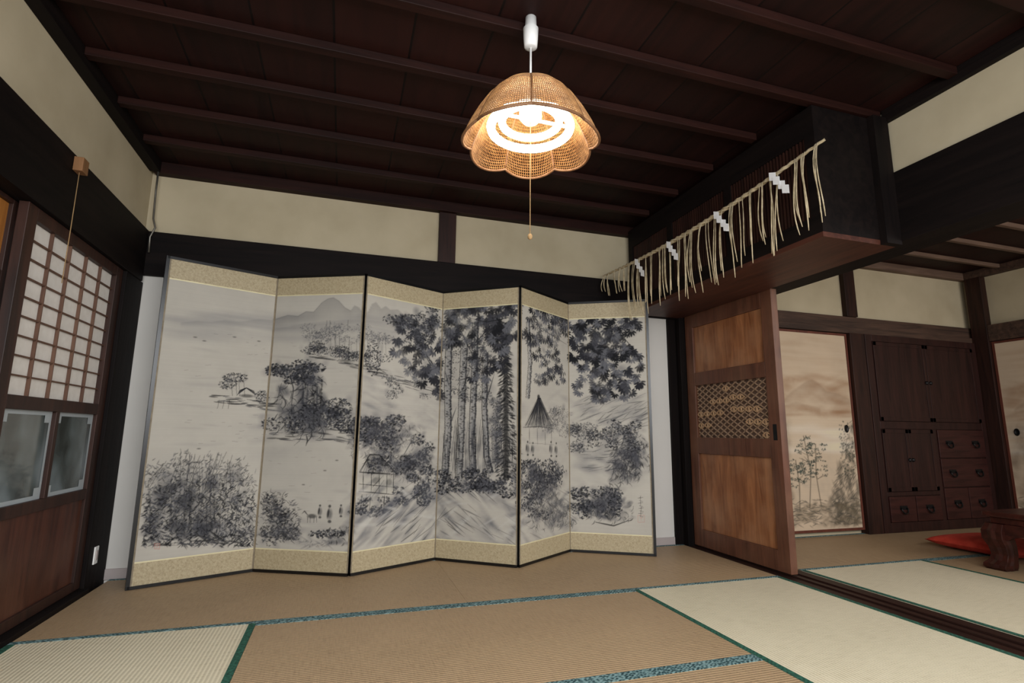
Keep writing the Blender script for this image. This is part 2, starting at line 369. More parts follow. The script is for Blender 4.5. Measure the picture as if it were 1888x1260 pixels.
def scmap(x,y):
    for i in range(6):
        s=.5;t=.5
        for _ in range(5):
            ty=TPH[i][1]*(1-s)+TPH[i+1][1]*s
            by=BOTS[i][1]*(1-s)+BOTS[i+1][1]*s
            t=(y-ty)/(by-ty)
            xl=TPH[i][0]*(1-t)+BOTS[i][0]*t; xr=TPH[i+1][0]*(1-t)+BOTS[i+1][0]*t
            s=(x-xl)/(xr-xl)
        if (s<1 and s>=0) or (i==0 and s<0) or (i==5 and s>=1):
            z=(1-t)*HS
            return (i+s)*NX,(PZ1-z)/(PZ1-PZ0)*NZ
    return None
C=Canvas(NX*6,NZ,(172,167,157),scmap,1.12)
R=random.uniform
GR=(106,106,109)
# haze and uneven toning
for k in range(80): C.dab(R(300,760),R(588,640),R(40,90),R(4,14),R(-.05,.05),.10,(114,114,117),1)
for k in range(60): C.dab(R(270,1190),R(540,1000),R(50,110),R(10,34),R(-.3,.3),.06,(114,114,117),1,.5)
for k in range(260): C.dab(R(655,1192),R(735,905),R(18,50),R(5,16),R(-.5,.5),.12,GR,1,.7)
for k in range(130): C.dab(R(660,830),R(680,800),R(16,40),R(3,9),R(0,.5),.12,GR,1,.7)
for k in range(60): C.dab(R(480,655),R(770,830),R(16,40),R(3,9),R(-.2,.2),.14,GR,1,.7)
for k in range(50): C.dab(R(262,650),R(965,1012),R(20,50),R(4,10),R(-.1,.1),.14,GR,1,.7)
C.poly([(320,606),(350,602),(375,604),(400,600),(430,603),(470,598),(500,600)],614,.5,GR)
C.poly([(500,598),(525,590),(545,592),(560,583),(575,584),(590,566),(602,558),(612,556),(622,562),(634,576),(645,582),(652,572),(660,576),(668,586),(676,568),(683,564),(692,577),(700,571),(708,578),(722,577),(738,590),(760,596)],624,.85,(74,76,81),.95)
C.line([(500,598),(525,590),(545,592),(560,583),(575,584),(590,566),(602,558),(612,556),(622,562),(634,576),(645,582)],1.4,.25)
C.poly([(498,618),(560,606),(640,600),(720,602)],640,.4,GR)
for x in (600,606,640): C.line([(x,600),(x,618)],1,.5)
for _ in range(120):
    x,y=R(315,800),R(620,960)
    C.line([(x,y),(x+R(4,11),y+R(-1,1))],1.1,.2)
for _ in range(26):
    x,y=R(330,640),R(640,960); C.dab(x,y,R(20,45),R(2,5),R(-.1,.1),.14,GR,1)
for x,y in ((345,633),(362,640),(420,632),(622,862),(355,842),(560,905),(600,880),(470,640)): C.dab(x,y,4,1.6,0,.5)
# middle-distance grove
for k in range(22): C.foliage(R(565,705),R(612,640),16,9,40,1.8,.4,(84,84,88),wash=.2)
for k in range(18):
    x=R(560,705); C.foliage(x,650+(x-560)*.12+R(-6,10),16,8,46,2.0,.65,wash=.25)
for k in range(26):
    x=R(600,700); C.line([(x,R(620,650)),(x+R(-2,2),R(655,680))],1,.4)
for k in range(24):
    x=R(555,690); y=662+(x-555)*.28+R(-5,5); C.line([(x,y),(x+R(15,35),y+R(0,6))],R(1.5,4.5),.5)
C.foliage(678,672,14,34,190,2.3,.8)
for k in range(36):
    x=R(665,800); y=690+(x-665)*.33+R(-6,14); C.line([(x,y),(x+R(12,30),y+R(2,9))],R(1.4,4),.5)
for k in range(12): C.foliage(R(665,800),R(700,745),12,5,30,1.8,.6,wash=.3)
# hut islet
C.foliage(423,710,26,9,120,2.0,.7,wash=.25); C.foliage(408,722,18,10,80,2.0,.7,wash=.25)
for x in (415,424,430,440): C.line([(x,712),(x+3,744)],1.4,.6)
for k in range(8): C.line([(428+k*.6,742-k*1.2),(446,729),(466-k*.6,743-k*1.2)],2,.7)
C.dab(447,744,14,4,0,.6); C.foliage(478,745,14,12,80,2,.7)
for k in range(34):
    x=R(372,500); y=745+(x-372)*.16+R(-7,9); C.line([(x,y),(x+R(12,32),y+R(-1,4))],R(1.6,4.4),.55)
for x in (392,402,413): C.line([(x,752),(x-3,768)],1,.5)
# big rocks with trees on the second panel
for k in range(14): C.foliage(R(505,580),R(683,718),22,9,64,2.8,.8,wash=.4)
C.line([(530,700),(538,730),(534,770)],3.5,.8); C.line([(515,720),(505,760)],2,.7)
C.rock(528,765,40,80,.6); C.rock(574,762,48,110,.8); C.rock(560,790,80,50,.6)
for x in (556,566,574,584,592): C.line([(x,R(705,725)),(x+R(-5,5),R(780,812))],R(4,8),.6,jit=1.2)
for k in range(14): C.foliage(R(495,660),R(765,803),17,11,50,2.8,.75)
C.foliage(622,765,28,17,180,2.8,.75); C.foliage(640,800,24,12,120,2.8,.75)
for k in range(34):
    x=R(488,655); y=R(806,826); C.line([(x,y),(x+R(14,30),y+R(-1,4))],R(1.6,5),.55)
# shrubs on bottom left
def btop(x): return 852+max(0,310-x)*.5+ (8*math.sin(x/9)) + max(0,x-400)*.35
for k in range(150):
    x=R(262,462); C.dab(x,R(btop(x)+20,1006),R(10,24),R(8,16),R(0,3),.20,(90,90,94),1,.5)
for k in range(44): C.dab(R(272,400),R(900,998),R(9,20),R(7,15),R(0,3),.36,(56,57,62),.7,.7)
for k in range(2200):
    x=R(258,470); y=btop(x)+random.random()**.8*(1012-btop(x)); a=random.choice([-1.2,-.7,.5,.9,2.3,2.7,.2])+R(-.25,.25)
    l=R(4,9); f=.6 if y<btop(x)+40 else 1
    C.line([(x,y),(x+math.cos(a)*l,y+math.sin(a)*l)],R(1.6,3.6),R(.4,.9)*f,random.choice(TONES))
for k in range(30):
    x=R(268,450); C.line([(x,R(960,1000)),(x+R(-6,10),R(895,930)),(x+R(-4,22),btop(x)+R(-4,10))],1.1,.45)
for k in range(30):
    x=R(262,440); C.line([(x,R(985,1015)),(x+R(18,40),R(992,1015))],R(2,5),.45)
# panel 2 lower
for k in range(14): C.foliage(R(482,545),R(935,1000),16,14,40,2.8,.6,wash=.35)
for k in range(340):
    x=R(478,552); y=918+max(0,x-520)*.8+random.random()*80; a=R(-1.4,.9); l=R(4,9)
    if y<1004: C.line([(x,y),(x+math.cos(a)*l,y+math.sin(a)*l)],R(1.4,3),R(.4,.8),random.choice(TONES))
def fig(x,y,h,d=.75):
    C.dab(x,y-h*.86,h*.10,h*.10,0,d); C.dab(x,y-h*.45,h*.20,h*.36,0,d*.75,(60,60,63),.6); C.dab(x-h*.08,y-h*.5,h*.08,h*.3,.1,d); C.dab(x,y-h*.08,h*.13,h*.1,0,d)
for x,y,h in ((592,964,26),(610,972,34),(631,962,24)): fig(x,y,h)
C.dab(577,960,11,5,0,.7); C.line([(569,958),(563,951),(558,956)],3,.7); 
for x in (569,574,581,586): C.line([(x,961),(x,971)],1.6,.7)
C.rock(585,1006,60,14,.6); C.rock(628,992,40,30,.7); C.foliage(606,990,36,8,120,2.6,.8)
# panel 3 lower
for k in range(14): C.foliage(R(665,725),R(785,830),20,10,60,3,.65)
for k in range(24): C.rock(R(660,790),R(800,880),40,34,.42)
for k in range(20): C.foliage(R(660,800),R(790,880),14,10,44,3,.7)
C.dab(765,850,34,26,0,.35,(90,90,94),.8,.5); C.line([(735,850),(748,828),(775,822),(792,838)],3.4,.7); C.line([(745,858),(765,866),(788,858)],2.5,.6)
C.dab(690,905,36,28,0,.8,(164,160,150),.5)
for k in range(16): C.line([(674+k*1.3,850+k*.3),(658+k*4.2,882)],2,.55)
C.line([(656,882),(673,851),(690,851),(722,884)],3,.9,TONES[0]); C.line([(656,883),(722,885)],4,.9,TONES[0])
for x in (662,676,690,704,716): C.line([(x,884),(x,918)],2,.9,TONES[0])
C.dab(684,897,10,8,0,.45); C.dab(708,899,8,8,0,.4)
C.line([(655,904),(722,908)],2,.8,TONES[0]); C.line([(655,917),(722,921)],3,.85,TONES[0])
for x in (660,668,675,700): C.line([(x,922),(x-2,950)],1.8,.8)
for k in range(14): C.foliage(R(722,790),R(880,935),14,8,36,3,.7)
for k in range(9): C.foliage(R(655,705),R(928,958),12,6,36,2.6,.7)
# hillside washes
for k in range(190):
    x=R(650,1050); y=R(905,1008); a=-.7 if x<810 else .7
    if x>920: a=R(-1,1)
    C.dab(x,y,R(22,46),R(4,12),a+R(-.25,.25),R(.12,.4),(94,95,100),.9,.6)
for k in range(34): C.dab(R(655,955),R(900,1000),R(14,34),R(3,7),R(-.8,.8),.45,(182,179,172),.9,.4)
for k in range(90):
    x=R(650,1045); y=R(900,1005); a=(-.75 if x<808 else .6)+R(-.2,.2); l=R(20,50)
    C.line([(x,y),(x+math.cos(a)*l,y+math.sin(a)*l)],R(1.4,4.2),R(.2,.5))
# tree trunks
def trunk(pts,w,d):
    C.line(pts,w*1.15,d*.6,(128,128,128),taper=False)
    lp=[(p[0]-w*.45,p[1]) for p in pts]; rp=[(p[0]+w*.33,p[1]) for p in pts]
    C.line(lp,2.2,d,TONES[1],jit=.5,taper=False); C.line(rp,5.4,d,(58,58,62),jit=.8,taper=False)
    for _ in range(int(abs(pts[-1][1]-pts[0][1])/3)):
        t=random.random(); i=min(len(pts)-2,int(t*(len(pts)-1))); f=t*(len(pts)-1)-i
        x=pts[i][0]*(1-f)+pts[i+1][0]*f; y=pts[i][1]*(1-f)+pts[i+1][1]*f; C.dab(x+R(-.3,.4)*w,y,w*.28,1.6,R(-.5,.5),.55)
for k in range(120): C.dab(R(812,955),R(640,880),R(10,22),R(8,20),R(0,3),.12,(92,92,96),1,.7)
trunk([(824,640),(822,720),(824,800),(818,880),(810,900)],16,.85)
trunk([(856,640),(852,730),(850,800),(846,890)],16,.75)
trunk([(878,600),(876,700),(872,800),(874,880)],14,.9)
trunk([(898,660),(896,760),(900,850),(908,880)],12,.85)
trunk([(758,640),(790,680),(806,700)],6,.85)
trunk([(972,600),(975,680),(970,745)],7,.85)
for a,b in (((824,720),(815,690)),((852,730),(866,690)),((876,700),(892,650)),((896,760),(915,700)),((824,800),(840,760)),((870,660),(845,610)),((878,640),(915,600))): C.line([a,b],3.8,.8)
for k in range(60):
    x=R(808,950); C.line([(x,R(780,830)),(x+R(-8,8),R(850,900))],R(1,3),R(.4,.75))
for k in range(60): C.dab(R(812,950),R(820,900),R(8,16),R(5,12),R(0,3),.25,(76,76,80),1,.6)
for k in range(24): C.foliage(R(812,952),R(876,918),16,9,40,3.2,.85)
for k in range(110):
    x=R(815,905); C.foliage(x,R(620,750),8,6,9,2.2,.6,wash=0)
# dark conifer
for k in range(520):
    y=R(648,890); wdt=6+(y-648)/242*14; x=937+R(-1,1)*wdt; s_=1 if x>937 else -1
    C.line([(x,y),(x+s_*R(3,9),y+R(1,6))],R(2.4,5),.8,random.choice(TONES[:2]))
C.line([(937,645),(937,890)],15,.85,TONES[0],taper=False)
for k in range(40): C.foliage(R(908,925),R(740,870),7,8,9,2,.65)
# large lobed leaves
def leaves(n,x0,x1,y0,y1,r,d,fn=None):
    for _ in range(n):
        x,y=R(x0,x1),R(y0,y1)
        if fn and not fn(x,y): continue
        C.leaf(x,y,R(.7,1.2)*r,d)
for cx,cy,rx,ry,n in ((765,650,44,56,30),(885,600,72,40,56),(1010,620,38,64,42),(1120,620,66,40,50),(1125,700,60,42,44),(900,660,40,44,22)):
    for k in range(n):
        r=math.sqrt(random.random()); a=random.random()*6.28; C.dab(cx+rx*r*math.cos(a),cy+ry*r*math.sin(a),R(8,18),R(6,13),R(0,3),R(.1,.32),(90,90,94),1,.7)
leaves(110,716,806,592,744,16,.85,lambda x,y: y<644+(x-700)*1.1)
for k in range(14): C.foliage(R(706,800),R(588,640),16,10,36,2.8,.7)
for k in range(8): C.foliage(R(765,805),R(562,600),12,8,26,2.8,.75)
leaves(140,818,955,562,640,17,.85,lambda x,y: abs(x-885)>6 or y<600)
leaves(44,868,938,630,705,15,.8)
leaves(84,970,1045,562,640,15,.85)
leaves(44,985,1042,640,718,13,.8)
leaves(120,1056,1188,588,668,16,.85,lambda x,y: y<616+(1188-x)*.6 or y>640)
leaves(110,1058,1188,655,745,15,.85,lambda x,y:y<752-(abs(x-1130))*.35)
C.line([(1195,690),(1175,650),(1150,620),(1130,600)],3,.8); C.line([(1185,660),(1140,670),(1080,650)],2,.7); C.line([(1180,700),(1130,700),(1090,720)],2,.7)
C.line([(1045,640),(1010,620),(980,600)],3,.7); C.line([(955,590),(900,600),(860,590)],3,.7)
# thatched pavilion & visitors
C.dab(992,785,26,14,0,.5,(80,80,84),.6)
for k in range(120):
    t=random.random(); C.line([(990+R(-3,3),744),(964+t*54,797+R(-3,4))],2,.55)
C.line([(962,800),(990,797),(1020,800)],4,.8)
for x in (972,986,1000,1012): C.line([(x,800),(x,830)],2,.8)
C.dab(989,742,6,6,0,.85); C.line([(968,828),(1016,829)],1.5,.6)
for x,y,h in ((969,852,30),(978,852,28),(1011,852,32),(1021,852,30)): fig(x,y,h)
for k in range(14): C.foliage(R(1005,1045),R(760,815),12,9,36,2.2,.45)
for k in range(24): C.foliage(R(962,1043),R(862,905),14,9,38,3.2,.85)
for k in range(12): C.rock(R(970,1040),R(890,960),40,44,.6)
for k in range(10): C.foliage(R(962,1000),R(900,960),12,9,38,3,.75)
# panel 6
for k in range(80):
    x=R(1056,1195); y=R(742,800); C.line([(x,y),(x+R(14,34),y-R(3,16))],R(1.4,3.8),R(.2,.45))
    C.dab(x,y,R(14,26),R(3,7),-.4,.15,GR,1,.6)
for k in range(14): C.foliage(R(1056,1110),R(795,835),16,9,40,2.6,.6)
for k in range(10): C.rock(R(1140,1190),R(805,880),46,50,.6)
for k in range(14): C.foliage(R(1110,1190),R(790,845),14,10,40,2.8,.7)
for k in range(18):
    x=R(1056,1130); y=R(838,880); C.line([(x,y),(x+R(14,30),y-R(-4,5))],R(1.5,4),.4); C.dab(x,y,26,8,.2,.2,GR,1,.5)
for k in range(10): C.rock(R(1060,1150),R(920,955),44,36,.7)
for k in range(16): C.foliage(R(1052,1140),R(905,950),14,10,40,3.2,.8)
for x in (1125,1150): C.dab(x,955,12,16,.4,.5,(56,56,60),.7,.5)
C.line([(1095,965),(1130,972),(1165,962)],4,.8)
# signature and seals
for k,(dx,dy) in enumerate([(0,0),(0,9),(1,18),(0,27)]):
    C.line([(1178+dx,925+dy),(1187+dx,924+dy)],1.6,.7); C.line([(1183+dx,921+dy),(1182+dx,930+dy)],1.6,.7); C.line([(1180+dx,929+dy),(1187+dx,931+dy)],1.3,.6)
def seal(x,y,r):
    c=(176,108,96)
    C.line([(x-r,y-r),(x+r,y-r),(x+r,y+r),(x-r,y+r),(x-r,y-r)],1.4,.4,c,taper=False); C.line([(x-r*.5,y-r*.3),(x+r*.5,y-r*.3)],1.4,.4,c); C.line([(x,y-r*.6),(x,y+r*.6)],1.4,.4,c)
seal(1183,961,6); seal(283,1014,4.5)
C.finish(1.25)
def paint_mesh(name,arr,w,h,parent,local_loc,mat):
    nz,nx=arr.shape[:2]
    xs=np.linspace(0,w,nx); zs=np.linspace(h,0,nz)
    X,Z=np.meshgrid(xs,zs); co=np.zeros((nz*nx,3),dtype=np.float32); co[:,0]=X.ravel(); co[:,2]=Z.ravel()
    i=np.arange(nz-1)[:,None]*nx+np.arange(nx-1)[None]; q=np.stack([i+nx,i+nx+1,i+1,i],-1).reshape(-1,4).astype(np.int32)
    me=bpy.data.meshes.new(name); me.vertices.add(len(co)); me.vertices.foreach_set('co',co.ravel())
    me.loops.add(q.size); me.loops.foreach_set('vertex_index',q.ravel()); me.polygons.add(len(q)); me.polygons.foreach_set('loop_start',np.arange(0,q.size,4,dtype=np.int32)); me.polygons.foreach_set('loop_total',np.full(len(q),4,dtype=np.int32))
    me.update(calc_edges=True); me.validate()
    at=me.color_attributes.new('paint','FLOAT_COLOR','POINT'); c=np.ones((nz*nx,4),dtype=np.float32); c[:,:3]=arr.reshape(-1,3); at.data.foreach_set('color',c.ravel())
    me.materials.append(mat); ob=bpy.data.objects.new(name,me); scene.collection.objects.link(ob)
    ob.parent=parent; ob.location=local_loc; return ob
# ------------------------------------------------------------ folding screen
FP=[(-1.025,3.42),(-.455,3.665),(.09,3.40),(.635,3.675),(1.10,3.33),(1.60,3.675),(2.12,3.38)]
fs=empty('folding_screen',(.54,3.53,.003),'six-panel folding screen, black ink landscape, gold brocade bands, black frame','folding screen')
for i in range(6):
    a,b=Vector(FP[i]),Vector(FP[i+1]); dv=b-a; L=dv.length-.006; ang=math.atan2(dv.y,dv.x); st=a+dv.normalized()*.003
    lst=[(0,L,-.009,.009,.004,HS-.002),(0,L,-.014,.010,.0,.016),(0,L,-.014,.010,HS-.016,HS)]
    if i==0: lst.append((-.006,.012,-.014,.010,0,HS))
    if i==5: lst.append((L-.012,L+.006,-.014,.010,0,HS))
    def cmb(lst):
        V=[];Fc=[]
        for q in lst:
            v,f=bx(*q); o=len(V); V+=v; Fc+=[tuple(k+o for k in g) for g in f]
        return V,Fc
    pn=mk('screen_panel',*cmb(lst),M['lacquer'],(0,0,0),None,local=True)
    pn.parent=fs; pn.location=(st.x-.54,st.y-3.53,0); pn.rotation_euler=(0,0,ang)
    x0=.012 if i==0 else 0; x1=L-.012 if i==5 else L
    def sub(nm,b_,mt):
        s_=mk(nm,*cmb([b_]),mt,(0,0,0),None,local=True); s_.parent=pn; return s_
    sub('brocade_band',(x0,x1,-.0105,-.0085,1.692,HS-.016),M['brocade'])
    sub('brocade_band',(x0,x1,-.0105,-.0085,.016,.128),M['brocade'])
    sub('gold_strip',(x0,x1,-.011,-.0085,1.685,1.692),M['gold'])
    sub('gold_strip',(x0,x1,-.011,-.0085,.128,.135),M['gold'])
    ew=.008
    sub('edge_binding',(x0,x0+ew,-.0112,-.0085,.016,HS-.016),M['bind'])
    sub('edge_binding',(x1-ew,x1,-.0112,-.0085,.016,HS-.016),M['bind'])
    paint_mesh('ink_painting',C.a[:,i*NX:(i+1)*NX],x1-x0-2*ew,PZ1-PZ0,pn,(x0+ew,-.0100,PZ0),M['painted'])
# ------------------------------------------------------------ pendant lamp
LX,LY=.635,1.805
lamp=empty('pendant_lamp',(LX,LY,2.50),'woven cane petal-shaped pendant lamp glowing with circular tubes','pendant lamp')
lathe('ceiling_plug',[(.018,2.362),(.026,2.366),(.029,2.40),(.031,2.448),(.024,2.454),(.022,2.499)],LX,LY,M['plastic'],lamp)
tube('cord',[(LX,LY,2.362),(LX,LY,2.175)],.0045,M['plastic'],lamp)
NS,NR=182,32; NL=7
ZTOP,HH=2.180,.235
def shade_pt(u,v,off=0):
    a=2*math.pi*u; lob=abs(math.sin(a*NL/2+.35))**.8
    rr=[.03,.080,.130,.175,.212,.243,.266]; zz=[0,.008,.030,.070,.122,.174,.22]
    rb=float(np.interp(v*6,range(7),rr)); zb_=float(np.interp(v*6,range(7),zz))
    r=rb*(1-.085*(1-lob)*v**.6)
    z=ZTOP-zb_*(HH/.22) - .020*lob*v**3+.008
    return (LX+(r+off)*math.cos(a),LY+(r+off)*math.sin(a),z)
V=[shade_pt(i/NS,j/NR) for j in range(NR+1) for i in range(NS)]
Fc=[(j*NS+i,j*NS+(i+1)%NS,(j+1)*NS+(i+1)%NS,(j+1)*NS+i) for j in range(NR) for i in range(NS)]
sh=mk('lamp_shade',V,Fc,M['cane'],(LX,LY,ZTOP),lamp)
wf=sh.modifiers.new('weave','WIREFRAME'); wf.thickness=.0050; wf.use_replace=True; wf.use_even_offset=False
tube('shade_rim',[shade_pt(i/NS,1) for i in range(NS)],.0055,M['canerib'],lamp,6,closed=True)
for k in range(NL):
    u=((k*math.pi-.35)*2/NL)/(2*math.pi)
    tube('shade_rib',[shade_pt(u,j/14,.001) for j in range(15)],.004,M['canerib'],lamp,6)
lathe('shade_cap',[(.035,2.182),(.035,2.194),(.012,2.200)],LX,LY,M['canerib'],lamp)
def ring(nm,r,z,t): 
    return tube(nm,[(LX+r*math.cos(a),LY+r*math.sin(a),z) for a in [2*math.pi*k/48 for k in range(48)]],t,M['bulb'],lamp,10,closed=True)
ring('circular_tube',.155,2.010,.017); ring('circular_tube',.112,2.035,.015)
lathe('lamp_holder',[(.03,2.035),(.045,2.055),(.045,2.085),(.035,2.115),(.012,2.177)],LX,LY,M['plastic'],lamp)
boxes('tube_bracket',[(LX-.15,LX+.15,LY-.005,LY+.005,2.042,2.052)],M['plastic'],lamp)
tube('pull_cord',[(LX,LY,2.035),(LX,LY,1.572)],.0018,M['string'],lamp,6)
lathe('cord_knob',[(.002,1.550),(.008,1.555),(.010,1.564),(.006,1.572),(.002,1.575)],LX,LY,M['string'],lamp,12)
# ------------------------------------------------------------ hanging cupboard above the opening
hc=empty('hanging_cupboard',(2.35,2.75,1.74),'blackened wooden hanging cupboard with slatted front above the doorway','cupboard')
BX=2.125; BY0=1.845; BY1=D-.062
boxes('cupboard_body',[(BX+.02,XR-.001,BY0,BY1,1.79,2.45),(BX,BX+.02,BY0,BY1,2.30,2.45),(BX,BX+.02,BY0,BY1,1.79,1.88),(BX,BX+.02,BY0,BY0+.06,1.88,2.30),(BX,BX+.02,BY0+.60,BY0+.66,1.88,2.30),(BX,BX+.02,BY0+1.2,BY0+1.26,1.88,2.30),(BX,BX+.02,BY1-.06,BY1,1.88,2.30)],M['blacky'],hc)
boxes('slatted_front',[(BX+.006,BX+.018,y,y+.009,1.88,2.30) for y in np.arange(BY0+.065,BY1-.065,.022)],M['darkz'],hc)
boxes('bottom_plank',[(BX,XR-.001,BY0+.001,BY1,1.765,1.79)],M['under'],hc)
boxes('corner_post',[(XR-.10,XR-.001,BY0-.035,BY0-.001,1.765,2.45)],M['blackz'],hc)
# ------------------------------------------------------------ sacred rope
rp=empty('sacred_straw_rope',(2.06,2.7,2.1),'twisted rice-straw rope with hanging straws and white zigzag paper streamers','straw rope')
P0=Vector((1.885,3.62,2.05)); P1=Vector((2.06,1.735,2.19))
def rpt(t): 
    p=P0.lerp(P1,t); p.z-=.055*math.sin(math.pi*t); return p
tube('twisted_rope',[rpt(i/200) for i in range(201)],[.006+.006*math.sin(math.pi*i/200) for i in range(201)],M['rope'],rp,12,twist=.4,lobes=3)
def straw(t,ln,sway,amp):
    p=rpt(t); pts=[]
    for k in range(11):
        f=k/10; w_=f*(1-f)*4
        pts.append((p.x-.012-.012*w_-sway[0]*f,p.y+sway[1]*f**1.6+amp*w_*math.sin(sway[2]+f*2.2),p.z-ln*f))
    tube('hanging_straw',pts,[.002]*4+[.003]*6+[.0018],M['rope'],rp,6)
for g in range(29):
    t0=.02+.965*g/28+R(-.008,.008)
    lean=R(-.02,.02)
    ph=R(0,6)
    for s_ in range(random.choice([2,3,3])):
        t=min(.997,max(.004,t0+R(-.007,.007)))
        ln=R(.29,.43) if t>.16 else min(R(.32,.44),rpt(t).z-1.86)*(1 if t>.05 else .7)
        straw(t,ln,(R(-.012,.02),lean+R(-.012,.012),ph+R(-.6,.6)),R(.006,.022))
for t in (.27,.45,.67,.875):
    p=rpt(t); V=[];Fc=[]; w=.042; h=.050; z=p.z-.004
    for k in range(4):
        o=len(V); yy=p.y+.02-.026*k; zz=z-h*.68*k; x=p.x-.044-.004*(k%2)
        V+=[(x,yy+w/2,zz),(x,yy-w/2,zz-.018),(x,yy-w/2,zz-h-.012),(x,yy+w/2,zz-h+.006)]; Fc.append((o,o+1,o+2,o+3))
    s_=mk('paper_streamer',V,Fc,M['paper'],(p.x-.044,p.y,z),rp); so=s_.modifiers.new('s','SOLIDIFY'); so.thickness=.001
# ------------------------------------------------------------ sliding wooden door with lattice
d1=empty('door_1',(XR+.05,3.15,0),None,None,kind='structure')
dx0,dx1=XR+.015,XR+.065; y0,y1=2.69,3.61; sw=.095
boxes('door_frame',[(dx0,dx1,y0,y0+sw,.012,1.775),(dx0,dx1,y1-sw,y1,.012,1.775),(dx0,dx1,y0+sw,y1-sw,1.665,1.775),(dx0,dx1,y0+sw,y1-sw,1.205,1.305),(dx0,dx1,y0+sw,y1-sw,.69,.81),(dx0,dx1,y0+sw,y1-sw,.012,.135)],M['doorz'],d1,bevel=.003)
boxes('upper_panel',[(dx0+.018,dx1-.018,y0+sw,y1-sw,1.305,1.665)],M['panel'],d1)
boxes('lower_panel',[(dx0+.018,dx1-.018,y0+sw,y1-sw,.135,.69)],M['panel'],d1)
boxes('lattice_backing',[(dx0+.030,dx1-.012,y0+sw,y1-sw,.81,1.205)],plain('lattice_backing_wood',(84,64,52),.6,8,10),d1)
latw=plain('lattice_strip_wood',(150,122,98),.6,10,20); latw2=plain('hex_lattice_wood',(172,138,104),.6,10,20)
def strip2(ya,za,yb,zb,w,xf,xb):
    d=Vector((yb-ya,zb-za)); 
    if d.length<1e-4: return None
    d.normalize(); n=Vector((-d.y,d.x))*w/2
    v=[]
    for x in (xf,xb):
        v+=[(x,ya+n.x,za+n.y),(x,yb+n.x,zb+n.y),(x,yb-n.x,zb-n.y),(x,ya-n.x,za-n.y)]
    return v,[(0,1,2,3),(7,6,5,4),(0,4,5,1),(1,5,6,2),(2,6,7,3),(3,7,4,0)]
ya,yb_,za,zb_=y0+sw,y1-sw,.81,1.205
def clipseg(p,q):
    t0,t1=0,1; dx=q[0]-p[0]; dy=q[1]-p[1]
    for pp,qq in ((-dx,p[0]-ya),(dx,yb_-p[0]),(-dy,p[1]-za),(dy,zb_-p[1])):
        if abs(pp)<1e-9:
            if qq<0: return None
        else:
            r=qq/pp
            if pp<0: t0=max(t0,r)
            else: t1=min(t1,r)
    if t0>=t1: return None
    return (p[0]+dx*t0,p[1]+dy*t0),(p[0]+dx*t1,p[1]+dy*t1)
L=[]
for k in range(-14,14):
    for sg in (1,-1):
        base=ya+k*.073; c=clipseg((base,za if sg>0 else zb_),(base+1.0,(za if sg>0 else zb_)+sg*1.0*.58))
        if c: 
            q=strip2(*c[0],*c[1],.005,dx0+.016,dx0+.026)
            if q: L.append(q)
boxes('diamond_lattice',L,latw,d1)
L=[]
for k in range(10):
    yc=ya+.0365+k*.073
    zt=.93+.22*max(0,1-abs(yc-(ya+yb_)/2-.02)/.36)+(.042 if k%2 else 0)
    for n_ in range(2):
        zz=zt-n_*.085
        c=clipseg((yc,zz-.042),(yc,zz))
        if c: L.append(strip2(*c[0],*c[1],.006,dx0+.011,dx0+.022))
        for sg in (1,-1):
            for o_,e_ in ((0,-.021),(-.042,-.021)):
                c=clipseg((yc,zz+o_),(yc+sg*.0365,zz+e_))
                if c: L.append(strip2(*c[0],*c[1],.006,dx0+.011,dx0+.022))
boxes('hexagonal_lattice',[q for q in L if q],latw2,d1)
boxes('finger_pull',[(dx0-.002,dx0+.004,y0+.03,y0+.06,.80,.90)],M['iron'],d1)
# ------------------------------------------------------------ left shoji-and-glass door
d2=empty('door_2',(XL-.03,2.95,.02),None,None,kind='structure')
lx0,lx1=XL-.045,XL-.010; y0,y1=2.47,3.43
boxes('door_frame',[(lx0,lx1,y0,y0+.07,.025,1.718),(lx0,lx1,y1-.075,y1,.025,1.718),(lx0,lx1,y0+.07,y1-.075,1.665,1.718),(lx0,lx1,y0+.07,y1-.075,.905,.96),(lx0,lx1,y0+.07,y1-.075,.475,.525),(lx0,lx1,y0+.07,y1-.075,.025,.07),(lx0,lx1,2.935,2.965,.525,.905)],M['shoji_wood'],d2,bevel=.002)
py0,py1,pz0,pz1=y0+.07,y1-.075,.96,1.665
boxes('paper_screen',[(lx0+.008,lx0+.010,py0,py1,pz0,pz1)],M['shoji'],d2)
L=[]
for k in range(1,5):
    yy=py0+(py1-py0)*k/5; L.append((lx0+.011,lx1-.010,yy-.003,yy+.003,pz0,pz1))
for k in range(1,9):
    zz=pz0+(pz1-pz0)*k/9; L.append((lx0+.012,lx1-.012,py0,py1,zz-.003,zz+.003))
boxes('paper_screen_lattice',L,M['kumiko'],d2)
for a,b in ((y0+.07,2.935),(2.965,y1-.075)):
    boxes('glass_pane',[(lx0+.012,lx0+.016,a,b,.525,.905)],M['glass'],d2)
    z0_,z1_=.525,.905; w=.018; n=.04; x=lx0+.0175
    outer=[(a,z0_),(b,z0_),(b,z1_),(a,z1_)]
    inner=[(a+w+n,z0_+w),(b-w-n,z0_+w),(b-w-n,z0_+w+n*.8),(b-w,z0_+w+n*.8),(b-w,z1_-w-n*.8),(b-w-n,z1_-w-n*.8),(b-w-n,z1_-w),(a+w+n,z1_-w),(a+w+n,z1_-w-n*.8),(a+w,z1_-w-n*.8),(a+w,z0_+w+n*.8),(a+w+n,z0_+w+n*.8)]
    V=[(x,p[0],p[1]) for p in outer+inner]
    Fc=[(0,1,5,4),(1,6,5),(1,7,6),(1,2,8,7),(2,9,8),(2,10,9),(2,3,11,10),(3,12,11),(3,13,12),(3,0,14,13),(0,15,14),(0,4,15)]
    mk('etched_border',V,Fc,M['frost'],(x,a,z0_),d2)
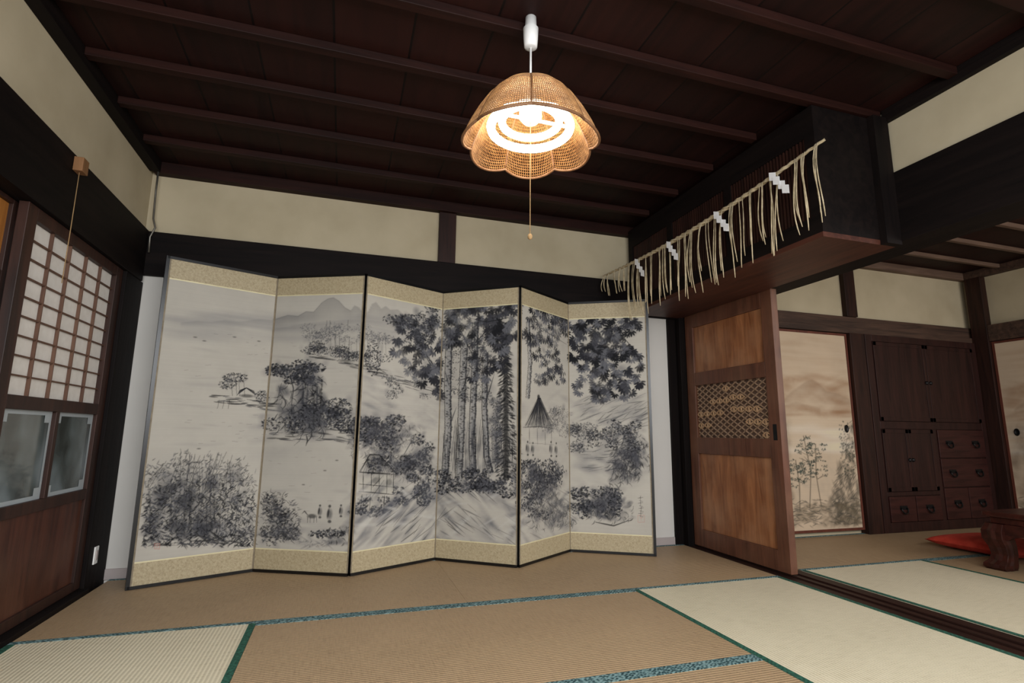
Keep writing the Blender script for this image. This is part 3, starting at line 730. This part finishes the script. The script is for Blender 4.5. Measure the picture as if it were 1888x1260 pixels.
boxes('lower_panel',[(lx0+.010,lx0+.022,y0+.07,y1-.075,.07,.475)],M['lowpanel'],d2)
d3=empty('door_3',(XL-.09,2.0,.02),None,None,kind='structure')
lx0,lx1=XL-.095,XL-.060; y0,y1=1.58,2.53
boxes('door_frame',[(lx0,lx1,y0,y0+.07,.025,1.718),(lx0,lx1,y1-.06,y1,.025,1.718),(lx0,lx1,y0+.07,y1-.06,1.70,1.718),(lx0,lx1,y0+.07,y1-.06,1.39,1.43),(lx0,lx1,y0+.07,y1-.06,.475,.525),(lx0,lx1,y0+.07,y1-.06,.025,.07)],M['shoji_wood'],d3,bevel=.002)
boxes('upper_board',[(lx0+.01,lx0+.02,y0+.07,y1-.06,1.43,1.70)],M['orange'],d3)
boxes('glass_pane',[(lx0+.012,lx0+.016,y0+.07,y1-.06,.525,1.39)],M['glass'],d3)
boxes('lower_panel',[(lx0+.010,lx0+.022,y0+.07,y1-.06,.07,.475)],M['lowpanel'],d3)
d5=empty('door_4',(XL-.09,.6,.02),None,None,kind='structure')
y0,y1=YB,1.575
boxes('door_frame',[(lx0,lx1,y0,y0+.07,.025,1.718),(lx0,lx1,y1-.06,y1,.025,1.718),(lx0,lx1,.6,.68,.025,1.718),(lx0,lx1,y0+.07,y1-.06,1.66,1.718),(lx0,lx1,y0+.07,y1-.06,.475,.525)],M['shoji_wood'],d5,bevel=.002)
boxes('paper_screen',[(lx0+.008,lx0+.012,y0+.07,y1-.06,.525,1.66)],M['shoji'],d5)
boxes('lower_panel',[(lx0+.010,lx0+.022,y0+.07,y1-.06,.03,.475)],M['lowpanel'],d5)
sb=empty('string_switch',(XL+.02,2.72,1.96),'small wooden block on the dark beam with a long pull string','light switch')
box('wooden_block',XL+.013,XL+.05,2.685,2.74,1.965,2.03,M['block'],sb)
tube('pull_string',[(XL+.03,2.71,1.965),(XL+.03,2.712,1.7),(XL+.032,2.705,1.45)],.0018,M['string'],sb,6)
cb=tube('electric_cable',[(XL+.03,D-.07,2.47),(XL+.026,D-.055,2.3),(XL+.03,D-.05,2.12),(XL+.05,D-.06,2.06),(XL+.025,D-.05,2.0),(XL+.03,D-.052,1.9)],.006,M['steel'],None,8)
tag(cb,'thin grey cable running down the corner of the room','cable')
ol=empty('wall_outlet',(XL+.008,3.52,.12),'small white plastic wall outlet on the dark corner post','outlet')
box('outlet_plate',XL+.0065,XL+.014,3.50,3.545,.12,.21,M['plastic'],ol)
box('outlet_socket',XL+.0141,XL+.018,3.512,3.533,.14,.19,M['pale'],ol,bevel=.001)
# ------------------------------------------------------------ painted fusuma
def uvmap(nx,nz): return lambda u,v:(u*nx,v*nz)
def fusuma_canvas(kind):
    nx,nz=190,360
    c=Canvas(nx,nz,(190,170,146),uvmap(nx,nz),nx)
    br=(138,100,68); gr=(82,78,70)
    for k in range(50): c.dab(R(.0,1),R(.0,.25),R(.15,.35),R(.02,.05),R(-.1,.1),.10,(164,136,108),1)
    for k in range(100):
        t=random.random(); c.dab(.05+.95*t+R(-.05,.05),.33-.05*math.sin(t*3.1)+R(-.07,.07),R(.1,.25),R(.02,.06),R(-.4,.4),.12,br,1,.6)
    def ridge(pts,base,d,col):
        x=pts[0][0]
        while x<pts[-1][0]:
            yt=float(np.interp(x,[p[0] for p in pts],[p[1] for p in pts])); y=yt
            while y<base: c.dab(x,y,.02,.02,0,d*(1-(y-yt)/(base-yt))*.3,col,1); y+=.008
            x+=.015
    ridge([(.1,.38),(.25,.32),(.35,.29),(.45,.26),(.52,.25),(.6,.27),(.7,.31),(.85,.32),(1,.35)],.40,.6,(120,94,72))
    ridge([(.0,.42),(.15,.39),(.3,.37),(.42,.385),(.6,.40)],.45,.5,(128,102,78))
    for k in range(60): c.dab(R(.0,1),R(.385,.44),R(.1,.25),R(.015,.035),R(-.1,.1),.15,br,1,.6)
    for k in range(36): c.dab(R(0,1),R(.48,.62),R(.2,.3),R(.03,.06),0,.25,(210,200,184),1)
    for k in range(60): c.dab(R(0,.16),R(.46,.85),R(.05,.12),R(.03,.10),R(0,2),.18,(92,74,58),1,.7)
    for k in range(50): c.dab(R(.2,.7),R(.62,.88),R(.06,.16),R(.02,.06),R(0,2),.10,(136,132,122),1,.7)
    for k in range(240):
        t=random.random(); x=.62+.38*t+R(-.05,.05); y=R(.44+ (1-t)*.42,.97); c.dab(x,y,R(.03,.09),R(.012,.035),R(.8,2.2),R(.15,.5),(108,98,84),.8,.6)
    for k in range(160):
        x=R(.70,1); y=R(.44+(1-x)*1.1,.95); c.line([(x,y),(x-R(.02,.07),y+R(.01,.04))],.014,.5,gr)
    for k in range(140):
        x=R(.0,1); y=.87+R(0,.11); c.dab(x,y,R(.04,.12),R(.012,.035),R(-.5,.5),R(.2,.5),(110,98,80),.8,.6)
    for k in range(130):
        x=R(.0,1); y=R(.85,.98); c.line([(x,y),(x+R(.03,.1),y-R(-.02,.02))],.014,.5,gr)
    for bx_,h,top,lean in ((.36,.89,.54,.05),(.50,.88,.58,-.03),(.24,.90,.66,.02)):
        c.line([(bx_,h),(bx_+lean,(h+top)/2),(bx_-.005,top)],.020,.8,(84,76,64),taper=False)
        for k in range(26):
            y=R(top,top+(h-top)*.55); sd=R(-.11,.11); c.dab(bx_+sd,y,R(.025,.045),R(.010,.014),R(-.2,.2),.45,(98,104,94),.7)
            for q in range(6): c.dab(bx_+sd+R(-.035,.035),y+R(-.008,.005),.011,.007,R(-1,1),.7,(60,66,58),.6)
        for k in range(7):
            y=R(top+.02,top+(h-top)*.55); c.line([(bx_+lean*.5,y+.02),(bx_+R(-.11,.11),y)],.008,.7,(78,70,58))
    for k in range(120): c.dab(R(.80,.98),R(.46,.74),.014,.011,R(-1,1),.5,(66,70,60),.6)
    return c.finish(1.2)
F_=fusuma_canvas(0)
def fusuma(name,w,h,loc,rotz,arr,pullx):
    e=empty(name,loc,None,None,kind='structure')
    e.rotation_euler=(0,0,rotz)
    def s(nm,bl,mt):
        V=[];Fc=[]
        for q in bl:
            v,f=bx(*q); o=len(V); V+=v; Fc+=[tuple(k+o for k in g) for g in f]
        o_=mk(nm,V,Fc,mt,(0,0,0),None,local=True); o_.parent=e; return o_
    s('door_frame',[(0,.02,-.012,.012,0,h),(w-.02,w,-.012,.012,0,h),(.02,w-.02,-.012,.012,0,.02),(.02,w-.02,-.012,.012,h-.02,h),(.02,w-.02,-.004,.010,.02,h-.02)],M['fframe'])
    paint_mesh('landscape_painting',arr,w-.04,h-.04,e,(.02,-.006,.02),M['painted'])
    V=[];Fc=[];sg=20
    for r,y in ((.026,-.006),(.030,-.012),(.022,-.012),(.018,-.008)):
        for k in range(sg):
            a=2*math.pi*k/sg; V.append((pullx+r*.8*math.cos(a),y,.86+r*1.15*math.sin(a)))
    for j in range(3):
        for k in range(sg): Fc.append((j*sg+k,j*sg+(k+1)%sg,(j+1)*sg+(k+1)%sg,(j+1)*sg+k))
    Fc.append(tuple(3*sg+k for k in range(sg)))
    o_=mk('finger_pull',V,Fc,M['iron'],(0,0,0),None,local=True,smooth=True); o_.parent=e
fusuma('door_5',.92,1.72,(3.445,D-.035,.035),0,F_,.82)
fusuma('door_6',.92,1.72,(2.80,D-.012,.035),0,F_[:,::-1].copy(),.1)
for k in range(3):
    fusuma('door_%d'%(7+k),.93,1.735,(XR2-.015,3.495-.935*k,.022),-math.pi/2,F_[:, ::-1].copy() if k%2 else F_,.10 if k%2==0 else .83)
# ------------------------------------------------------------ built-in chest
tz=empty('storage_cabinet',(5.3,D-.04,0),'dark reddish wooden cabinet with doors and iron-handled drawers','cabinet')
cy0,cy1=D-.085,D-.001; cf=cy0; ct=ZK-.022
boxes('cabinet_body',[(4.542,6.00,cy0+.012,cy1,.002,ct),(4.542,4.62,cf,cy0+.012,.002,ct),(5.94,6.00,cf,cy0+.012,.002,ct),(4.62,5.94,cf,cy0+.012,1.70,ct),(4.62,5.94,cf,cy0+.012,.90,.965),(4.62,5.94,cf,cy0+.012,.002,.085),(5.26,5.31,cf,cy0+.012,.085,.90),(4.62,5.26,cf,cy0+.012,.31,.345)],M['tansu'],tz,bevel=.002)
def cdoor(x0,x1,z0,z1,kx):
    p=boxes('cabinet_door',[(x0,x1,cf-.004,cf+.011,z0,z1),(x0,x0+.035,cf-.008,cf-.004,z0,z1),(x1-.035,x1,cf-.008,cf-.004,z0,z1),(x0,x1,cf-.008,cf-.004,z0,z0+.035),(x0,x1,cf-.008,cf-.004,z1-.035,z1)],M['tansu'],tz,bevel=.0015)
    V=[];Fc=[];sg=14
    zc=(z0+z1)/2
    for r,y in ((.018,cf-.0085),(.016,cf-.018),(.006,cf-.024)):
        for k in range(sg): a=2*math.pi*k/sg; V.append((kx+r*math.cos(a),y,zc+r*math.sin(a)))
    for j in range(2):
        for k in range(sg): Fc.append((j*sg+k,j*sg+(k+1)%sg,(j+1)*sg+(k+1)%sg,(j+1)*sg+k))
    Fc.append(tuple(2*sg+k for k in range(sg)))
    mk('door_knob',V,Fc,M['iron'],(kx,cf-.01,zc),p,smooth=True)
cdoor(4.625,5.275,.97,1.695,5.25); cdoor(5.28,5.935,.97,1.695,5.30)
cdoor(4.625,4.938,.35,.895,4.92); cdoor(4.942,5.255,.35,.895,4.96)
def drawer(x0,x1,z0,z1,hs):
    p=boxes('drawer',[(x0,x1,cf-.008,cf+.011,z0,z1)],M['tansu_red'],tz,bevel=.003)
    zc=(z0+z1)/2
    for hx in hs:
        boxes('handle_plate',[(hx-.045,hx+.045,cf-.0105,cf-.0078,zc-.005,zc+.03)],M['iron'],p)
        tube('drawer_handle',[(hx-.034,cf-.014,zc+.014),(hx-.036,cf-.022,zc-.008),(hx-.022,cf-.026,zc-.030),(hx,cf-.027,zc-.036),(hx+.022,cf-.026,zc-.030),(hx+.036,cf-.022,zc-.008),(hx+.034,cf-.014,zc+.014)],.006,M['iron'],p,8)
drawer(4.625,4.935,.09,.305,[4.78]); drawer(4.945,5.255,.09,.305,[5.10])
drawer(5.315,5.935,.64,.895,[5.45,5.80]); drawer(5.315,5.935,.375,.63,[5.45,5.80]); drawer(5.315,5.62,.09,.365,[5.465]); drawer(5.63,5.935,.09,.365,[5.785])
# ------------------------------------------------------------ cushion and table
def cushion():
    N=28; V=[];Fc=[]; x0,y0,s,t=4.34,2.54,.60,.05
    for side in (1,-1):
        for j in range(N+1):
            for i in range(N+1):
                u=-1+2*i/N; v=-1+2*j/N
                th=t*((1-u**4)*(1-v**4))**.5
                pin=1-.05*(1-abs(u)**2)*abs(v)**3; pin2=1-.05*(1-abs(v)**2)*abs(u)**3
                ce=1-.35*math.exp(-(u*u+v*v)*30)
                V.append((x0+s/2+u*s/2*pin2,y0+s/2+v*s/2*pin,.054+side*th*ce if side>0 else .054-th*.98))
    n=(N+1)**2
    for sd in range(2):
        for j in range(N):
            for i in range(N):
                a=sd*n+j*(N+1)+i; q=(a,a+1,a+N+2,a+N+1); Fc.append(q if sd==0 else q[::-1])
    o=mk('floor_cushion',V,Fc,M['red'],(x0+s/2,y0+s/2,.002),smooth=True)
    tag(o,'flat red square floor cushion on the tatami beside the low table','cushion')
cushion()
tb=empty('low_table',(4.65,2.05,.002),'low dark reddish lacquered table with thick carved legs','table')
tx0,tx1,ty0,ty1=4.07,5.2,1.60,2.49
boxes('table_top',[(tx0-.04,tx1+.04,ty0-.04,ty1+.04,.325,.36)],M['tablewood'],tb,bevel=.010)
boxes('table_waist',[(tx0-.01,tx1+.01,ty0-.01,ty1+.01,.285,.3245)],M['tablewood'],tb,bevel=.004)
def apron(x0,x1,y0,y1):
    V=[];Fc=[];N=32
    for k in range(N+1):
        f=k/N; zb=.215-.03*math.cos(f*6*math.pi)*.6-.05*(abs(f-.5)*2)**3
        V+=[(x0+(x1-x0)*f,y0+(y1-y0)*f,.285),(x0+(x1-x0)*f,y0+(y1-y0)*f,zb)]
    for k in range(N): a=2*k; Fc.append((a,a+1,a+3,a+2))
    return V,Fc
for q in ((tx0,tx1,ty0,ty0),(tx0,tx1,ty1,ty1),(tx0,tx0,ty0,ty1),(tx1,tx1,ty0,ty1)):
    o=mk('apron',*apron(*q),M['tablewood'],(q[0],q[2],.285),tb); so=o.modifiers.new('s','SOLIDIFY'); so.thickness=.03; so.offset=0
for lx,ly,sx,sy in ((tx0,ty0,-1,-1),(tx0,ty1,-1,1),(tx1,ty0,1,-1),(tx1,ty1,1,1)):
    prof=[(.285,.0,.055),(.24,.010,.064),(.19,.010,.064),(.14,-.002,.056),(.095,-.006,.052),(.06,-.000,.056),(.035,.012,.068),(.015,.014,.068),(.003,.010,.060)]
    V=[];Fc=[]
    for z,off,hw in prof:
        cx=lx+sx*off-sx*.02; cy=ly+sy*off-sy*.02
        for k in range(16):
            an=2*math.pi*k/16; ca,sa=math.cos(an),math.sin(an); m_=max(abs(ca),abs(sa)); q_=hw*(.25+.75/m_)*(1-.07*(k%2))
            V.append((cx+q_*ca,cy+q_*sa,z))
    for j in range(len(prof)-1):
        for k in range(16): Fc.append((j*16+k,j*16+(k+1)%16,(j+1)*16+(k+1)%16,(j+1)*16+k))
    Fc.append(tuple(range(16))); Fc.append(tuple((len(prof)-1)*16+k for k in range(16))[::-1])
    mk('table_leg',V,Fc,M['tablewood'],(lx,ly,.003),tb,bevel=.003)
# ------------------------------------------------------------ lights
def area(name,loc,rot,sx,sy,power,col):
    l=bpy.data.lights.new(name,'AREA'); l.shape='RECTANGLE'; l.size=sx; l.size_y=sy; l.energy=power; l.color=col
    o=bpy.data.objects.new(name,l); scene.collection.objects.link(o); o.location=loc; o.rotation_euler=rot; return o
area('daylight_main',(.4,YB-.15,1.60),(math.radians(57),0,0),3.2,1.5,132,(.96,.98,1.0))
area('daylight_adjoining',(4.4,YB-.15,1.60),(math.radians(60),0,0),2.8,1.5,80,(1.0,.95,.90))
w=bpy.data.worlds.new('World'); scene.world=w; w.use_nodes=True
bg=w.node_tree.nodes['Background']; bg.inputs[0].default_value=(.90,.94,1,1); bg.inputs[1].default_value=.44
# ------------------------------------------------------------ camera
yaw,pit,roll=.3047,.1705,.0096
Fv=Vector((math.sin(yaw)*math.cos(pit),math.cos(yaw)*math.cos(pit),math.sin(pit)))
R0=Vector((math.cos(yaw),-math.sin(yaw),0)); U0=R0.cross(Fv)
Rv=R0*math.cos(roll)+U0*math.sin(roll); Uv=U0*math.cos(roll)-R0*math.sin(roll)
cd=bpy.data.cameras.new('camera'); cd.sensor_width=36; cd.lens=36*979.8/1888; cd.clip_start=.02
co=bpy.data.objects.new('camera',cd); scene.collection.objects.link(co)
m=Matrix(((Rv.x,Uv.x,-Fv.x,0),(Rv.y,Uv.y,-Fv.y,0),(Rv.z,Uv.z,-Fv.z,.83),(0,0,0,1)))
co.matrix_world=m; scene.camera=co
